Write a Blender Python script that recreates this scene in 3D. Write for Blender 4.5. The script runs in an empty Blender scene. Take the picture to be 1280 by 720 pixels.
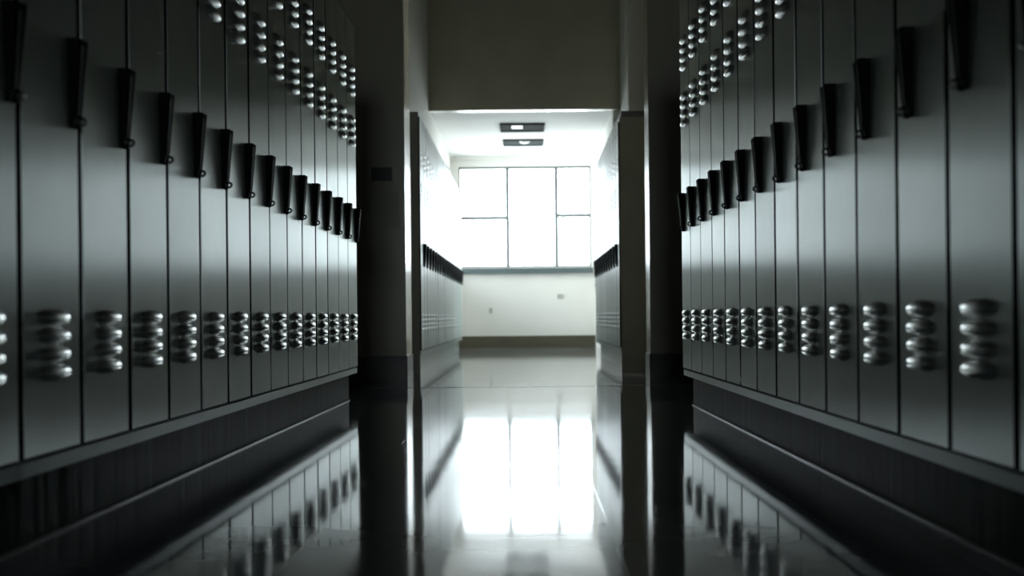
import bpy, bmesh, math
from mathutils import Vector, Matrix

PI = math.pi
C = bpy.context.scene.collection
PITCH = 0.3048            # locker width (12 in)

# ------------------------------------------------------------------ materials
def nodes_of(name):
    m = bpy.data.materials.new(name); m.use_nodes = True
    nt = m.node_tree
    return m, nt, nt.nodes['Principled BSDF']

def ramp(nt, fac, a, b, p0=0.3, p1=0.7):
    r = nt.nodes.new('ShaderNodeValToRGB')
    r.color_ramp.elements[0].position = p0; r.color_ramp.elements[0].color = (*a, 1)
    r.color_ramp.elements[1].position = p1; r.color_ramp.elements[1].color = (*b, 1)
    nt.links.new(fac, r.inputs[0]); return r.outputs[0]

def noise(nt, scale, detail=4, stretch=(1, 1, 1), coord='Object'):
    tc = nt.nodes.new('ShaderNodeTexCoord'); mp = nt.nodes.new('ShaderNodeMapping')
    mp.inputs['Scale'].default_value = stretch
    n = nt.nodes.new('ShaderNodeTexNoise'); n.inputs['Scale'].default_value = scale
    n.inputs['Detail'].default_value = detail
    nt.links.new(tc.outputs[coord], mp.inputs[0]); nt.links.new(mp.outputs[0], n.inputs[0])
    return n.outputs[0]

def bump(nt, p, h, strength, dist):
    b = nt.nodes.new('ShaderNodeBump'); b.inputs['Strength'].default_value = strength
    b.inputs['Distance'].default_value = dist
    nt.links.new(h, b.inputs['Height']); nt.links.new(b.outputs[0], p.inputs['Normal'])

def paint(name, col, rough, var=0.06, metallic=0.0, bs=0.0, scale=3.0, ior=1.5, coat=0.0, aniso=0.0):
    m, nt, p = nodes_of(name)
    f = noise(nt, scale)
    a = tuple(c * (1 - var) for c in col); b = tuple(min(1, c * (1 + var)) for c in col)
    nt.links.new(ramp(nt, f, a, b), p.inputs['Base Color'])
    p.inputs['Roughness'].default_value = rough
    p.inputs['Metallic'].default_value = metallic
    p.inputs['IOR'].default_value = ior
    if aniso:                                  # enamel rolled on along the sheet: wider gloss across than up
        p.inputs['Anisotropic'].default_value = aniso
        tg = nt.nodes.new('ShaderNodeTangent'); tg.direction_type = 'RADIAL'; tg.axis = 'Z'
        nt.links.new(tg.outputs[0], p.inputs['Tangent'])
    if coat:
        p.inputs['Coat Weight'].default_value = coat
        p.inputs['Coat Roughness'].default_value = 0.1
    if bs:
        bump(nt, p, noise(nt, 60), bs, 0.002)
    return m

M = {}
M['locker'] = paint('grey_green_enamel', (0.22, 0.27, 0.26), 0.34, 0.08, ior=1.6, metallic=0.45)
M['door'] = paint('grey_green_door_enamel', (0.74, 0.80, 0.775), 0.29, 0.08, ior=1.6, metallic=0.80, aniso=0.82)
M['louver'] = paint('brightened_louver_metal', (0.88, 0.90, 0.88), 0.34, 0.10, metallic=1.0, scale=30)  # paler than the doors: window glare on the louvers put into the colour
M['door_far'] = paint('lit_green_door_enamel', (0.52, 0.60, 0.57), 0.38, 0.06, ior=1.4)  # same enamel as the near rows, window light put into the colour
M['locker_far'] = paint('lit_green_enamel', (0.40, 0.46, 0.44), 0.3, 0.06, ior=1.6)  # cabinet enamel lightened for window light like the far doors
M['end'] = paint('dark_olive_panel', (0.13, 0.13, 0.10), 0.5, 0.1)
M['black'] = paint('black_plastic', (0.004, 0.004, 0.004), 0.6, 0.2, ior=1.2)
M['chrome'] = paint('chrome', (0.8, 0.8, 0.8), 0.15, 0.03, metallic=1)
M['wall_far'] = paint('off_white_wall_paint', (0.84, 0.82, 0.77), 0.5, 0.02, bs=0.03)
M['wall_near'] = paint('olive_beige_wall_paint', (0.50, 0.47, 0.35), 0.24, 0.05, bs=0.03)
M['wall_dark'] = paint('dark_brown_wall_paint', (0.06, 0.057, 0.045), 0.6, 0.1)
M['ceiling'] = paint('ceiling_white', (0.86, 0.85, 0.82), 0.8, 0.02)
M['rubber'] = paint('dark_rubber_base', (0.02, 0.018, 0.015), 0.35, 0.2)
M['base_far'] = paint('brown_base_trim', (0.09, 0.078, 0.05), 0.6, 0.1)
M['frame'] = paint('grey_window_metal', (0.16, 0.17, 0.17), 0.5, 0.05)
M['sill'] = paint('slate_sill', (0.10, 0.13, 0.13), 0.4, 0.05)
M['fixture'] = paint('grey_lamp_diffuser', (0.06, 0.066, 0.063), 0.9, 0.08, ior=1.1)
M['fixture_pale'] = paint('grey_highlight_strip', (0.07, 0.075, 0.073), 0.35, 0.1)
M['socket'] = paint('cream_socket_plastic', (0.50, 0.49, 0.45), 0.5, 0.05)
M['socket_hole'] = paint('grey_socket_hole', (0.22, 0.22, 0.20), 0.5, 0.05)
M['white'] = paint('white_plastic', (0.85, 0.85, 0.83), 0.4, 0.02)
M['plaque'] = paint('dark_sign_plastic', (0.03, 0.03, 0.028), 0.4, 0.1)
M['panel'] = paint('dull_green_panel', (0.42, 0.41, 0.31), 0.4, 0.1)

def plinth_mat():
    m, nt, p = nodes_of('scuffed_black_tile_base')
    f = noise(nt, 5, 5, (1, 3, 0.3))
    nt.links.new(ramp(nt, f, (0.006, 0.0065, 0.007), (0.03, 0.033, 0.035), 0.5, 0.85), p.inputs['Base Color'])
    p.inputs['Roughness'].default_value = 0.55; p.inputs['IOR'].default_value = 1.15
    bump(nt, p, noise(nt, 9, 3, (1, 3, 0.4)), 0.25, 0.01)
    return m
M['plinth'] = plinth_mat()

def floor_mat():
    m, nt, p = nodes_of('waxed_floor_tiles')
    tc = nt.nodes.new('ShaderNodeTexCoord'); mp = nt.nodes.new('ShaderNodeMapping')
    mp.inputs['Location'].default_value = (0.44, 0.0, 0)
    nt.links.new(tc.outputs['Object'], mp.inputs[0])
    br = nt.nodes.new('ShaderNodeTexBrick')
    br.offset = 0.0; br.inputs['Scale'].default_value = 1.0
    br.inputs['Mortar Size'].default_value = 0.003; br.inputs['Mortar Smooth'].default_value = 0.3
    br.inputs['Brick Width'].default_value = 0.61; br.inputs['Row Height'].default_value = 0.61
    br.inputs['Color1'].default_value = (0.18, 0.193, 0.202, 1)
    br.inputs['Color2'].default_value = (0.21, 0.224, 0.234, 1)
    br.inputs['Mortar'].default_value = (0.03, 0.03, 0.028, 1)
    nt.links.new(mp.outputs[0], br.inputs['Vector'])
    f = noise(nt, 2.2, 6)
    mx = nt.nodes.new('ShaderNodeMixRGB'); mx.blend_type = 'MULTIPLY'; mx.inputs[0].default_value = 1
    nt.links.new(br.outputs['Color'], mx.inputs[1])
    nt.links.new(ramp(nt, f, (0.75, 0.75, 0.75), (1.1, 1.1, 1.1)), mx.inputs[2])
    nt.links.new(mx.outputs[0], p.inputs['Base Color'])
    # roughness: worn wax, cloudy
    r = nt.nodes.new('ShaderNodeMapRange')
    r.inputs['To Min'].default_value = 0.04; r.inputs['To Max'].default_value = 0.09
    nt.links.new(noise(nt, 1.3, 5), r.inputs[0]); nt.links.new(r.outputs[0], p.inputs['Roughness'])
    p.inputs['IOR'].default_value = 1.42
    # height: seams plus gentle unevenness
    add = nt.nodes.new('ShaderNodeMath'); add.operation = 'MULTIPLY_ADD'
    add.inputs[1].default_value = -0.10
    nt.links.new(br.outputs['Fac'], add.inputs[0]); nt.links.new(noise(nt, 3.5, 3), add.inputs[2])
    bump(nt, p, add.outputs[0], 0.25, 0.0012)
    return m
M['floor'] = floor_mat()

def glass_mat():
    m = bpy.data.materials.new('window_glass'); m.use_nodes = True
    nt = m.node_tree; nt.nodes.clear()
    o = nt.nodes.new('ShaderNodeOutputMaterial'); mix = nt.nodes.new('ShaderNodeMixShader')
    t = nt.nodes.new('ShaderNodeBsdfTransparent'); g = nt.nodes.new('ShaderNodeBsdfGlossy')
    g.inputs['Roughness'].default_value = 0.02
    t.inputs['Color'].default_value = (0.93, 0.96, 0.96, 1)
    fr = nt.nodes.new('ShaderNodeFresnel'); fr.inputs[0].default_value = 1.45
    nt.links.new(fr.outputs[0], mix.inputs[0]); nt.links.new(t.outputs[0], mix.inputs[1])
    nt.links.new(g.outputs[0], mix.inputs[2]); nt.links.new(mix.outputs[0], o.inputs[0])
    return m
M['glass'] = glass_mat()

# ------------------------------------------------------------------ mesh helpers
def box(bm, x0, x1, y0, y1, z0, z1):
    v = [bm.verts.new((x, y, z)) for z in (z0, z1) for x, y in ((x0, y0), (x1, y0), (x1, y1), (x0, y1))]
    for f in ((3, 2, 1, 0), (4, 5, 6, 7), (0, 1, 5, 4), (1, 2, 6, 5), (2, 3, 7, 6), (3, 0, 4, 7)):
        bm.faces.new([v[i] for i in f])

def loft(bm, rings, cap=True):
    R = [[bm.verts.new(p) for p in r] for r in rings]
    n = len(R[0])
    for a, b in zip(R, R[1:]):
        for i in range(n):
            bm.faces.new((a[i], a[(i + 1) % n], b[(i + 1) % n], b[i]))
    if cap:
        bm.faces.new(list(reversed(R[0]))); bm.faces.new(R[-1])

def mesh(bm, name, bevel=0, seg=2, smooth=False, ang=35):
    if bevel:
        es = [e for e in bm.edges if len(e.link_faces) == 2 and e.calc_face_angle(0) > math.radians(40)]
        bmesh.ops.bevel(bm, geom=es, offset=bevel, segments=seg, affect='EDGES', profile=0.5, clamp_overlap=True)
    bmesh.ops.recalc_face_normals(bm, faces=bm.faces[:])
    me = bpy.data.meshes.new(name)
    for f in bm.faces:
        f.smooth = smooth or bool(bevel)
    bm.to_mesh(me); bm.free()
    if smooth or bevel:
        me.set_sharp_from_angle(angle=math.radians(ang))
    return me

def obj(name, me, mat, parent=None, loc=(0, 0, 0), rotz=0):
    o = bpy.data.objects.new(name, me); C.objects.link(o)
    if mat and not me.materials: me.materials.append(mat)
    o.location = loc; o.rotation_euler = (0, 0, rotz)
    if parent: o.parent = parent
    return o

def thing(name, label, cat, loc=(0, 0, 0), rotz=0, group=None):
    o = bpy.data.objects.new(name, None); C.objects.link(o)
    o.empty_display_size = 0.1
    o.location = loc; o.rotation_euler = (0, 0, rotz)
    o['label'] = label; o['category'] = cat
    if group: o['group'] = group
    return o

def struct(name, bm, mat, label, cat='structure', parent=None, bevel=0):
    o = obj(name, mesh(bm, name, bevel), mat, parent)
    if parent is None:
        o['kind'] = 'structure'; o['label'] = label; o['category'] = cat
    return o

# ------------------------------------------------------------------ measured layout (metres, camera at origin looking +Y)
CAM_H = 0.447
LB = 0.149                # underside of lockers
LT = 2.045                 # top of lockers
DEP = 0.25
Z_HEAD = 13.4             # plane of the dropped header
CEIL = 2.73               # far ceiling
CEIL_N = 4.35             # tall near ceiling
Z_BACK = 17.25
XL, XR = -1.05, 1.075     # side walls of the far passage
NEAR_L, NEAR_R = (-0.924, 6.53, 0.0089), (0.787, 5.95, 0.0086)
NL, NR = 17, 16

# ------------------------------------------------------------------ room shell
bm = bmesh.new(); box(bm, -1.7, 1.7, -9.0, Z_BACK + 0.2, -0.1, 0.0)
struct('floor', bm, M['floor'], 'polished grey tile floor reflecting the window and lockers', 'floor')
bm = bmesh.new(); box(bm, -1.7, 1.7, 7.63, 7.645, -0.01, 0.0012)
struct('trim_1', bm, M['rubber'], 'thin dark joint strip running across the polished floor', 'floor trim')

bm = bmesh.new(); box(bm, XL - 0.2, 1.6, Z_HEAD + 0.12, Z_BACK + 0.2, CEIL, CEIL + 0.1)
struct('ceiling', bm, M['ceiling'], 'white low ceiling of the far passage holding two square fixtures', 'ceiling')
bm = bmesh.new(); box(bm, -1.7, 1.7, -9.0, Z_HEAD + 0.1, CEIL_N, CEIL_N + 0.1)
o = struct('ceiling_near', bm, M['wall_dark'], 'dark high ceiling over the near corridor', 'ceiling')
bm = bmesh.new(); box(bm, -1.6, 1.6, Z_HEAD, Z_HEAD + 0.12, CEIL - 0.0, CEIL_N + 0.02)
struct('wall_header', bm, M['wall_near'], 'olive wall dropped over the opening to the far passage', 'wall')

# back wall with window opening
WX0, WX1, WZ0, WZ1 = -0.935, 0.945, 1.144, 2.584
bm = bmesh.new()
b0, b1 = Z_BACK, Z_BACK + 0.2
box(bm, XL, 1.6, b0, b1, 0, WZ0); box(bm, XL, 1.6, b0, b1, WZ1, CEIL + 0.1)
box(bm, XL, WX0, b0, b1, WZ0, WZ1); box(bm, WX1, 1.6, b0, b1, WZ0, WZ1)
struct('wall_back', bm, M['wall_far'], 'off-white wall under and around the bright window', 'wall')
bm = bmesh.new(); box(bm, XL, XR, b0 - 0.018, b0, 0, 0.165)
struct('baseboard_back', bm, M['base_far'], 'brown baseboard along the foot of the window wall', 'baseboard', bevel=0.004)
bm = bmesh.new(); box(bm, XL, XR, b0 - 0.03, b0, CEIL - 0.055, CEIL)
struct('trim_2', bm, M['wall_far'], 'pale trim strip where window wall meets ceiling', 'trim', bevel=0.006)

# side walls (left: flat;  right: stepped)
bm = bmesh.new(); SY0, SY1, SZ0, SZ1 = 15.78, 17.12, 0.9, 2.55      # opening for the added light window in the gap past the left lockers
box(bm, XL - 0.2, XL, 9.1, SY0, 0, CEIL_N); box(bm, XL - 0.2, XL, SY1, Z_BACK + 0.05, 0, CEIL_N)
box(bm, XL - 0.2, XL, SY0, SY1, 0, SZ0); box(bm, XL - 0.2, XL, SY0, SY1, SZ1, CEIL_N)
struct('wall_left', bm, M['wall_far'], 'pale wall behind and above the far left locker row', 'wall')
bm = bmesh.new(); box(bm, XR, XR + 0.5, 12.4, Z_BACK + 0.05, 0, CEIL_N)
box(bm, XR - 0.08, XR, 13.5, Z_BACK + 0.02, 0, CEIL)
struct('wall_right', bm, M['wall_far'], 'pale wall behind and above the far right locker row', 'wall')
bm = bmesh.new(); box(bm, 1.42, 1.62, 9.0, 12.4, 0, CEIL_N)
struct('wall_recess', bm, M['wall_near'], 'recessed olive wall right of the far right lockers', 'wall')

# columns that narrow the corridor
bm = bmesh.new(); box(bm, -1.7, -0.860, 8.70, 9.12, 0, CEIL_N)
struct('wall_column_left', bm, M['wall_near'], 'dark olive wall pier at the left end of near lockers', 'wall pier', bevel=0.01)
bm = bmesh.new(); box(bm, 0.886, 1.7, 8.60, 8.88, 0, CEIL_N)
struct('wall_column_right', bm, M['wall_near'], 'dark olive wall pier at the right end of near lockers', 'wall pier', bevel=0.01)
bm = bmesh.new(); box(bm, -1.7, -0.856, 8.685, 8.70, 0, 0.17); box(bm, -0.86, -0.852, 8.685, 9.12, 0, 0.17)
struct('baseboard_left', bm, M['rubber'], 'black rubber baseboard round the left wall pier', 'baseboard')
bm = bmesh.new(); box(bm, 0.882, 1.7, 8.585, 8.60, 0, 0.17); box(bm, 0.878, 0.886, 8.585, 8.88, 0, 0.17)
struct('baseboard_right', bm, M['rubber'], 'black rubber baseboard round the right wall pier', 'baseboard')

# near side walls and the wall behind the camera (closed corridor)
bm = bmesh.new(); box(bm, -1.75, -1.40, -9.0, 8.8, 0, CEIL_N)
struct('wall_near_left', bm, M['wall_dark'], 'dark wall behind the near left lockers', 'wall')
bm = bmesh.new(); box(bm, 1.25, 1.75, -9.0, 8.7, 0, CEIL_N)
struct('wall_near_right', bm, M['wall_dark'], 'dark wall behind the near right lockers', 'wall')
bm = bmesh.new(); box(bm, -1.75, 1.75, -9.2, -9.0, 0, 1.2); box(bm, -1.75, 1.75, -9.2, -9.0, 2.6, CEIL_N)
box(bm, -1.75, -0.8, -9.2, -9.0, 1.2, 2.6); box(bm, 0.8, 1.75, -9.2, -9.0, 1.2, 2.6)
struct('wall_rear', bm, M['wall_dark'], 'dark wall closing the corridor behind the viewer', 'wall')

# ------------------------------------------------------------------ window
win = thing('window_1', 'wide bright window with five panes in thin grey frames', 'window', (0, Z_BACK + 0.05, 0))
win['kind'] = 'structure'
mull = [-0.243, 0.455]    # x=636 and x=697 in the photo
zc_l, zc_r = 1.856, 1.881
t = 0.027
bm = bmesh.new()
box(bm, WX0, WX1, 0, 0.06, WZ1 - 0.03, WZ1); box(bm, WX0, WX1, 0, 0.06, WZ0, WZ0 + 0.025)
box(bm, WX0, WX0 + 0.022, 0, 0.06, WZ0, WZ1); box(bm, WX1 - 0.022, WX1, 0, 0.06, WZ0, WZ1)
obj('window_frame', mesh(bm, 'window_frame'), M['frame'], win)
for x in mull:
    bm = bmesh.new(); box(bm, x - t, x + t, -0.005, 0.06, WZ0 + 0.02, WZ1 - 0.02)
    obj('mullion', mesh(bm, 'mullion', 0.003), M['frame'], win)
for x0, x1, z in ((WX0 + 0.02, mull[0] - t, zc_l), (mull[1] + t, WX1 - 0.02, zc_r)):
    bm = bmesh.new(); box(bm, x0, x1, 0, 0.055, z - 0.026, z + 0.026)
    obj('crossbar', mesh(bm, 'crossbar', 0.003), M['frame'], win)
for x0, x1, z0, z1 in ((WX0 + .02, mull[0] - t, WZ0 + .02, zc_l - .018), (WX0 + .02, mull[0] - t, zc_l + .018, WZ1 - .028),
                       (mull[0] + t, mull[1] - t, WZ0 + .02, WZ1 - .028),
                       (mull[1] + t, WX1 - .02, WZ0 + .02, zc_r - .018), (mull[1] + t, WX1 - .02, zc_r + .018, WZ1 - .028)):
    bm = bmesh.new(); box(bm, x0, x1, 0.028, 0.034, z0, z1)
    obj('pane', mesh(bm, 'pane'), M['glass'], win)
bm = bmesh.new(); box(bm, WX0 + 0.03, WX1 + 0.02, -0.13, 0.03, 1.052, 1.130)
obj('window_sill', mesh(bm, 'window_sill', 0.008), M['sill'], win)

added_win2 = thing('added_side_window', 'added unseen side window lighting the passage beyond the distant lockers', 'window', (XL - 0.12, 0, 0))  # added, out of view: brightens the back wall and far ceiling
added_win2['kind'] = 'structure'
bm = bmesh.new()
for a in ((SY0, SY1, SZ0, SZ0 + .03), (SY0, SY1, SZ1 - .03, SZ1), (SY0, SY0 + .03, SZ0, SZ1), (SY1 - .03, SY1, SZ0, SZ1)):
    box(bm, 0, 0.06, a[0], a[1], a[2], a[3])
obj('window_frame', mesh(bm, 'added_side_frame'), M['frame'], added_win2)
bm = bmesh.new(); box(bm, 0.028, 0.034, SY0 + .025, SY1 - .025, SZ0 + .025, SZ1 - .025)
obj('pane', mesh(bm, 'side_pane'), M['glass'], added_win2)

added_win3 = thing('added_rear_window', 'added unseen window behind the viewer lighting the wall piers', 'window', (0, -9.12, 0))  # added, out of view: brightens the camera-facing sides of the piers
added_win3['kind'] = 'structure'
bm = bmesh.new()
for a in ((-.8, .8, 1.2, 1.24), (-.8, .8, 2.56, 2.6), (-.8, -.76, 1.2, 2.6), (.76, .8, 1.2, 2.6), (-.02, .02, 1.24, 2.56)):
    box(bm, a[0], a[1], 0, 0.06, a[2], a[3])
obj('window_frame', mesh(bm, 'added_rear_frame'), M['frame'], added_win3)
bm = bmesh.new(); box(bm, -.77, .77, 0.028, 0.034, 1.23, 2.57)
obj('pane', mesh(bm, 'rear_pane'), M['glass'], added_win3)

# ------------------------------------------------------------------ lockers
import random
def louver_bm(bm, cx, cz, w=0.158, h=0.036, p=0.020, yf=0.0):
    """pressed louver: a rounded hood, apex a little below its middle"""
    NU, NV = 12, 8
    g = []
    for j in range(NV + 1):
        tt = -1 + 2 * j / NV
        row = []
        for i in range(NU + 1):
            a = PI * i / NU
            s = -math.cos(a)
            wv = math.sqrt(max(0, 1 - abs(tt) ** 2.4))
            hs = max(0, 1 - abs(s) ** 2.2) ** 0.55
            t2 = (tt + 0.2) / (1.2 if tt > -0.2 else 0.8)
            ht = max(0, 1 - abs(t2) ** 2.3) ** 0.6
            row.append(bm.verts.new((cx + s * w / 2 * (0.80 + 0.20 * wv), yf - p * hs * ht + 0.0005 , cz + tt * h / 2 * (0.55 + 0.45 * hs))))
        g.append(row)
    for j in range(NV):
        for i in range(NU):
            bm.faces.new((g[j][i], g[j][i + 1], g[j + 1][i + 1], g[j + 1][i]))

LOUV = [0.344 + 0.0365 * k for k in range(4)] + [1.367 + 0.043 * k for k in range(4)] + [1.637 + 0.043 * k for k in range(4)]
DW = 0.279; DZ0, DZ1 = LB + 0.038, LT - 0.03; DF = -0.016   # door front is 12 mm proud of the frame

def body_mesh():
    bm = bmesh.new()
    w = PITCH / 2
    # hollow cabinet: two sides, back, top, bottom, face frame
    box(bm, -w + .0004, -w + 0.003, 0.002, DEP, LB + .002, LT - .002); box(bm, w - 0.003, w - .0004, 0.002, DEP, LB + .002, LT - .002)
    box(bm, -w + .003, w - .003, DEP - 0.003, DEP, LB + .002, LT - .002)
    box(bm, -w + .0004, w - .0004, 0.0, DEP, LT - 0.004, LT); box(bm, -w + .0004, w - .0004, 0.0, DEP, LB, LB + 0.004)
    box(bm, -w + .0004, -w + 0.020, 0.003, 0.015, LB + .003, LT - .003); box(bm, w - 0.020, w - .0004, 0.003, 0.015, LB + .003, LT - .003)
    box(bm, -w + .0004, w - .0004, -0.011, 0.012, LB, LB + 0.029); box(bm, -w + .0004, w - .0004, -0.004, 0.012, LT - 0.026, LT)
    return mesh(bm, 'locker_body')

def door_mesh(louvers=False):
    bm = bmesh.new(); w = DW / 2
    box(bm, -w, w, DF, 0.004, DZ0, DZ1)
    es = [e for e in bm.edges if len(e.link_faces) == 2 and e.calc_face_angle(0) > 0.7]
    bmesh.ops.bevel(bm, geom=es, offset=0.0025, segments=2, affect='EDGES', profile=0.5)
    # number plate blank is not visible in the photo; a slim folded hem on each long edge
    for sx in (-1, 1):
        box(bm, sx * (w - 0.004) - 0.002, sx * (w - 0.004) + 0.002, 0.004, 0.010, DZ0 + 0.01, DZ1 - 0.01)
    if louvers:
        for z in LOUV: louver_bm(bm, 0, z, p=0.006, yf=DF)
    return mesh(bm, 'locker_door', smooth=True, ang=30)

def louver_mesh():
    bm = bmesh.new(); louver_bm(bm, 0, 0)
    return mesh(bm, 'louver', smooth=True, ang=80)

def handle_mesh(hs):
    """tapered black pull: broad scooped top with two raised lips, narrowing to a forked foot"""
    bm = bmesh.new()
    H0, H1 = 0.850, 1.032
    def ring(z, w, d, dip=0.0):
        a, c = w / 2, 0.22 * w
        # order round: back-left, front-left, notch, front-right, back-right
        return [(-a, 0, z), (-a * 0.97, -d * 0.85, z), (-a * 0.72, -d, z), (-c, -d * 0.96, z - dip), (0, -d * 0.93, z - dip * 1.35),
                (c, -d * 0.96, z - dip), (a * 0.72, -d, z), (a * 0.97, -d * 0.85, z), (a, 0, z), (0, 0, z - dip)]
    rings = [ring(H0 + 0.022, 0.034, 0.015), ring(H0 + 0.032, 0.036, 0.017), ring(H0 + 0.075, 0.042, 0.020), ring(H1 - 0.05, 0.050, 0.025),
             ring(H1 - 0.012, 0.056, 0.028), ring(H1, 0.057, 0.028, 0.013)]
    loft(bm, rings)
    for sx in (-1, 1):                       # forked foot
        loft(bm, [[(sx * 0.0115 - 0.006, 0, H0), (sx * 0.0115 - 0.006, -0.010, H0), (sx * 0.0115 + 0.006, -0.010, H0), (sx * 0.0115 + 0.006, 0, H0)],
                  [(sx * 0.012 - 0.007, 0, H0 + 0.022), (sx * 0.012 - 0.007, -0.014, H0 + 0.022), (sx * 0.012 + 0.007, -0.014, H0 + 0.022), (sx * 0.012 + 0.007, 0, H0 + 0.022)]])
    return mesh(bm, 'handle', 0.0022, 2, ang=50)

def staple_mesh():
    """small bright padlock loop that passes between the prongs of the handle"""
    bm = bmesh.new(); r0 = 0.0038; rings = []
    for k in range(9):
        a = PI * k / 8
        c = Vector((0, -0.020 * math.sin(a), 0.010 * math.cos(a)))
        n = Vector((0, -math.sin(a), math.cos(a)))
        rings.append([tuple(c + n * r0 * math.cos(b) + Vector((1, 0, 0)) * r0 * math.sin(b)) for b in [2 * PI * q / 8 for q in range(8)]])
    loft(bm, rings)
    return mesh(bm, 'padlock_staple', smooth=True)

def gap_shade_mesh():  # black strips standing in for the shadow in the door gaps
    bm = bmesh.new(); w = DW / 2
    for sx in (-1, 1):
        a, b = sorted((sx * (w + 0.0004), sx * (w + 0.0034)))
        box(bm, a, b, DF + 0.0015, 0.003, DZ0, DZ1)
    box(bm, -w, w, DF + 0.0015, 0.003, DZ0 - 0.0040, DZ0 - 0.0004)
    return mesh(bm, 'door_gap_shade')
me_gap_shade = gap_shade_mesh()
me_body = body_mesh(); me_body_far = body_mesh(); me_door = door_mesh(); me_door_far = door_mesh(True); me_louver = louver_mesh(); me_staple = staple_mesh()
ORD = ['first', 'second', 'third', 'fourth', 'fifth', 'sixth', 'seventh', 'eighth', 'ninth', 'tenth', 'eleventh', 'twelfth',
       'thirteenth', 'fourteenth', 'fifteenth', 'sixteenth', 'seventeenth', 'eighteenth', 'nineteenth', 'twentieth']

def make_locker(hs, detailed):
    t = thing('locker', '', 'locker')
    if not detailed: t.scale.y = 0.85         # the distant banks are a little shallower
    b_ = obj('body', me_body if detailed else me_body_far, M['locker' if detailed else 'locker_far'], t)
    d = obj('door', me_door if detailed else me_door_far, M['door' if detailed else 'door_far'], t)
    obj('door_gap_shade', me_gap_shade, M['black'], t)
    hx = hs * (DW / 2 - (0.027 if hs > 0 else 0.085))
    h = obj('handle', me_handle[hs], M['black'], d, (hx, DF, 0)); h['label'] = 'black tapered pull handle'
    if detailed:
        s = obj('padlock_staple', me_staple, M['chrome'], d, (hx + hs * 0.017, DF - 0.002, 0.864)); s['label'] = 'bright metal padlock loop'
        for z in LOUV:
            obj('louver', me_louver, M['louver'], d, (0, DF, z))
    return t

me_handle = {1: handle_mesh(1), -1: handle_mesh(-1)}

def copy_tree(o, parent=None):
    c = o.copy(); C.objects.link(c); c.parent = parent
    for ch in o.children: copy_tree(ch, c)
    return c

random.seed(4)
def row(side, x0, y0, ang, n, detailed, where, end, group, from_far=True):
    """lockers set side by side; index 0 is the end locker, the rest come towards (or run away from) the camera"""
    hs = 1 if side == 'left' else -1
    proto = make_locker(hs, detailed)
    for i in range(n):
        o = proto if i == 0 else copy_tree(kids_src)
        if i == 0: kids_src = proto
        t_ = (i + 0.5) * PITCH
        if from_far:
            x = x0 + (-1 if side == 'left' else 1) * math.sin(ang) * t_; y = y0 - math.cos(ang) * t_
        else:
            x = x0; y = y0 + t_
        o.location = (x, y, 0)
        o.rotation_euler = (0, 0, (PI / 2 - ang) if side == 'left' else (-PI / 2 + ang))
        o['label'] = 'tall grey-green metal locker, %s from %s of the %s' % (ORD[i], end, where)
        o['category'] = 'locker'; o['group'] = group
        for ch in o.children:                   # doors never hang perfectly flat
            if ch.name.startswith('door'): ch.rotation_euler.z = random.uniform(-0.007, 0.007)

row('left', *NEAR_L, NL, True, 'near left row', 'the far end', 'lockers in the near left row')
row('right', *NEAR_R, NR, True, 'near right row', 'the far end', 'lockers in the near right row')
FL = (-0.828, 9.45); FR = (0.778, 9.80)
NFL, NFR = 20, 11
row('left', *FL, 0, NFL, False, 'distant left row', 'the near end', 'lockers in the distant left row', False)
row('right', *FR, 0, NFR, False, 'distant right row', 'the near end', 'lockers in the distant right row', False)

# end panels of the distant rows (flat sheet closing the bank) and the filler on top of the right one
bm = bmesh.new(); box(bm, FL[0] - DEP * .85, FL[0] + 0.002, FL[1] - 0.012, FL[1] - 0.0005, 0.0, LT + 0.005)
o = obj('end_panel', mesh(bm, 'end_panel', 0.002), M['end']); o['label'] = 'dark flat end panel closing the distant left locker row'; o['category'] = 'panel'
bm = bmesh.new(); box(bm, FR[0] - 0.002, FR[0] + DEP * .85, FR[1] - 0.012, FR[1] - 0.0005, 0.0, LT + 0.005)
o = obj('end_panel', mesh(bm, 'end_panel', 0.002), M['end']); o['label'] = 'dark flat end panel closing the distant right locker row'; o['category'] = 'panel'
bm = bmesh.new(); box(bm, FR[0] + 0.01, FR[0] + DEP, FR[1] - 0.012, FR[1] + NFR * PITCH, LT + 0.005, LT + 0.055)
o = obj('top_rail', mesh(bm, 'top_rail', 0.004), M['rubber']); o['label'] = 'black rail lying along the top of the distant right lockers'; o['category'] = 'rail'

# plinths
def plinth(name, x0, y0, ang, n, side, label, mat, rec=0.035, from_far=True, endrec=0.0):
    s = -1 if side == 'left' else 1
    bm = bmesh.new(); L = n * PITCH
    box(bm, 0, DEP * (1 if from_far else .85) - rec - .01, 0, L - endrec, 0, LB - 0.0005)
    if s < 0:
        for v in bm.verts: v.co.x = -v.co.x
    if from_far:
        for v in bm.verts: v.co.y = -v.co.y - endrec
    for v in bm.verts:
        v.co.x += s * rec
        x, y = v.co.x, v.co.y
        if from_far:
            a = -ang if s < 0 else ang
            v.co.x = x * math.cos(a) - y * math.sin(a) ; v.co.y = x * math.sin(a) + y * math.cos(a)
    o = obj(name, mesh(bm, name, 0.004), mat, None, (x0, y0, 0))
    o['kind'] = 'structure'; o['label'] = label; o['category'] = 'plinth'
plinth('trim_3', *NEAR_L, NL, 'left', 'scuffed black plinth under the near left lockers', M['plinth'])
plinth('trim_4', *NEAR_R, NR, 'right', 'scuffed black plinth under the near right lockers', M['plinth'])
plinth('trim_5', *FL, 0, NFL, 'left', 'grey plinth under the distant left lockers', M['locker_far'], from_far=False)
plinth('trim_6', *FR, 0, NFR, 'right', 'grey plinth under the distant right lockers', M['locker_far'], from_far=False)

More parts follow.
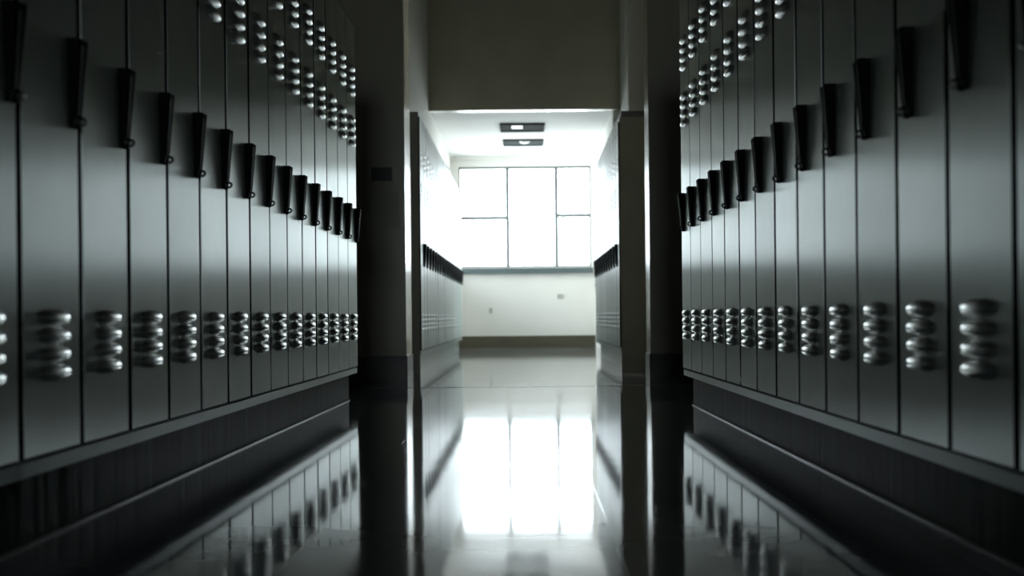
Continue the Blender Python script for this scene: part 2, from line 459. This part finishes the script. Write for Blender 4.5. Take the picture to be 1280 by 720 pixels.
# highlight line put in as a thin strip where the near plinths meet the floor
def bead(name, x0, y0, ang, n, side, label):
    s = -1 if side == 'left' else 1
    a = -ang if s < 0 else ang
    bm = bmesh.new(); L = n * PITCH
    for (u0, u1) in ((0.028, 0.0349),):
        vs_ = []
        for z in (0.0, 0.005):
            for (u, v) in ((u0, 0), (u1, 0), (u1, -L), (u0, -L)):
                X, Y = s * u, v
                vs_.append(bm.verts.new((X * math.cos(a) - Y * math.sin(a), X * math.sin(a) + Y * math.cos(a), z)))
        for f in ((3, 2, 1, 0), (4, 5, 6, 7), (0, 1, 5, 4), (1, 2, 6, 5), (2, 3, 7, 6), (3, 0, 4, 7)):
            bm.faces.new([vs_[i] for i in f])
    o = obj(name, mesh(bm, name, 0.0015), M['fixture_pale'], None, (x0, y0, 0))
    o['kind'] = 'structure'; o['label'] = label; o['category'] = 'trim'
bead('trim_7', *NEAR_L, NL, 'left', 'thin strip standing for the highlight at the foot of the near left plinth')
bead('trim_8', *NEAR_R, NR, 'right', 'thin strip standing for the highlight at the foot of the near right plinth')

# ------------------------------------------------------------------ small things on walls and ceiling
def ceiling_fixture(y0, y1, xa, xb, label, lamp):
    t = thing('ceiling_light', label, 'ceiling light', ((xa + xb) / 2, (y0 + y1) / 2, CEIL), 0, 'square fixtures in the far ceiling')
    w, d = (xb - xa) / 2, (y1 - y0) / 2
    bm = bmesh.new()
    for a in ((-w, w, -d, -d + .02), (-w, w, d - .02, d), (-w, -w + .02, -d + .02, d - .02), (w - .02, w, -d + .02, d - .02)):
        box(bm, *a, -0.022, 0)
    obj('frame', mesh(bm, 'fixture_frame'), M['fixture'], t)
    bm = bmesh.new(); box(bm, -w + .02, w - .02, -d + .02, d - .02, -0.010, -0.002)
    obj('diffuser', mesh(bm, 'diffuser'), M['fixture'], t)
    bm = bmesh.new()
    if lamp == 'bar':
        box(bm, -w + 0.14, -w + 0.27, -d + 0.02, -d + 0.24, -0.030, -0.010)
        o = obj('lamp_cover', mesh(bm, 'lamp_cover', 0.006), M['white'], t)
    else:
        bmesh.ops.create_uvsphere(bm, u_segments=20, v_segments=10, radius=0.07)
        for v in bm.verts: v.co.z *= 0.45
        for v in bm.verts: v.co += Vector((0.02, -0.14, -0.010))
        o = obj('lamp_cover', mesh(bm, 'lamp_cover', smooth=True), M['white'], t)
    o['label'] = 'small white lamp cover'
ceiling_fixture(14.30, 14.87, -0.285, 0.250, 'square grey ceiling fixture with an oblong white lamp cover, nearer one', 'bar')
ceiling_fixture(15.60, 16.12, -0.275, 0.255, 'square grey ceiling fixture with a round lamp cover, nearer the window', 'dome')

def plate(name, label, cat, x, z, w, h, yb, mat, d=0.012, inset=None):
    bm = bmesh.new(); box(bm, -w / 2, w / 2, -d, 0, -h / 2, h / 2)
    t = thing(name, label, cat, (x, yb, z))
    obj('plate', mesh(bm, name + '_plate', 0.003), mat, t)
    if inset:
        bm = bmesh.new()
        for a in inset[1]: box(bm, a[0], a[1], -d - 0.004, -d, a[2], a[3])
        obj(inset[0], mesh(bm, inset[0], 0.001), inset[2], t)
k = 0.01142
plate('wall_socket', 'small pale wall socket low on the window wall, left one', 'socket', (613.5 - 657) * k, .452 + (395 - 388.5) * k, 0.045, 0.075, Z_BACK, M['socket'], inset=('socket_hole', ((-.006, .006, -.02, -.008), (-.006, .006, .008, .02)), M['socket_hole']))
plate('wall_socket', 'slightly larger pale wall socket right of centre below the window', 'socket', (700.5 - 657) * k, .452 + (395 - 371.5) * k, 0.085, 0.07, Z_BACK, M['socket'], inset=('socket_hole', ((-.03, -.015, -.01, .01), (.012, .028, -.01, .01)), M['socket_hole']))

# small dark box on the right wall near the window
t = thing('wall_switch', 'small dark switch box on the right wall beside the window', 'switch', (XR - 0.08, 16.6, 0.86))
bm = bmesh.new(); box(bm, -0.03, 0, -0.05, 0.05, -0.085, 0.085); obj('plate', mesh(bm, 'switch_plate', 0.004), M['sill'], t)
bm = bmesh.new(); box(bm, -0.038, -0.03, -0.012, 0.012, -0.02, 0.02); obj('toggle', mesh(bm, 'toggle', 0.001), M['rubber'], t)

# room plaque and the notice panel under it on the left pier
kk = 8.70 / 1511
plate('wall_sign', 'small black plaque high on the left wall pier', 'sign', (479 - 657) * kk, .452 + (395 - 217) * kk, 0.15, 0.098, 8.70, M['plaque'],
      inset=('raised_panel', ((-.062, .03, -.036, .03), (.042, .062, -.036, .03)), M['rubber']))
plate('wall_notice_board', 'flat dull notice panel below the plaque on the left pier', 'notice board', (483 - 657) * kk, .452 + (395 - 262) * kk, 0.215, 0.27, 8.70, M['panel'], 0.01,
      inset=('border', ((-.1075, .1075, .128, .135), (-.1075, .1075, -.135, -.128), (-.1075, -.10, -.128, .128), (.10, .1075, -.128, .128)), M['wall_near']))

# ------------------------------------------------------------------ light: overcast sky through the end window and two added ones
w = bpy.data.worlds.new('overcast_sky'); bpy.context.scene.world = w; w.use_nodes = True
nt = w.node_tree; bg = nt.nodes['Background']
bg.inputs[0].default_value = (0.89, 0.95, 1.0, 1); bg.inputs[1].default_value = 15.0
ld = bpy.data.lights.new('window_portal', 'AREA'); ld.shape = 'RECTANGLE'; ld.size = WX1 - WX0; ld.size_y = WZ1 - WZ0
ld.cycles.is_portal = True
lo = bpy.data.objects.new('window_portal', ld); C.objects.link(lo)
lo.location = ((WX0 + WX1) / 2, Z_BACK + 0.13, (WZ0 + WZ1) / 2); lo.rotation_euler = (-PI / 2, 0, 0)
ld2 = bpy.data.lights.new('side_portal', 'AREA'); ld2.shape = 'RECTANGLE'; ld2.size = SZ1 - SZ0; ld2.size_y = SY1 - SY0
ld2.cycles.is_portal = True
lo2 = bpy.data.objects.new('side_portal', ld2); C.objects.link(lo2)
lo2.location = (XL - 0.17, (SY0 + SY1) / 2, (SZ0 + SZ1) / 2); lo2.rotation_euler = (0, -PI / 2, 0)

ld3 = bpy.data.lights.new('rear_portal', 'AREA'); ld3.shape = 'RECTANGLE'; ld3.size = 1.6; ld3.size_y = 1.4
ld3.cycles.is_portal = True
lo3 = bpy.data.objects.new('rear_portal', ld3); C.objects.link(lo3)
lo3.location = (0, -9.17, 1.9); lo3.rotation_euler = (PI / 2, 0, 0)

# ------------------------------------------------------------------ camera
cd = bpy.data.cameras.new('camera'); cam = bpy.data.objects.new('camera', cd); C.objects.link(cam)
cd.sensor_width = 36; cd.lens = 1511 / 1280 * 36
cd.shift_x = -(657.0 - 640) / 1280; cd.shift_y = (395.0 - 360) / 1280
cam.location = (0, 0, CAM_H)
roll = -0.0100
cam.matrix_world = Matrix.Translation((0, 0, CAM_H)) @ Matrix.Rotation(PI / 2, 4, 'X') @ Matrix.Rotation(roll, 4, 'Z')
cd.clip_start = 0.05
cd.dof.use_dof = True; cd.dof.focus_distance = 5.2; cd.dof.aperture_fstop = 2.8
bpy.context.scene.camera = cam

vs = bpy.context.scene.view_settings
vs.view_transform = 'Standard'; vs.look = 'None'; vs.gamma = 1; vs.use_curve_mapping = False
vs.exposure = 0.0
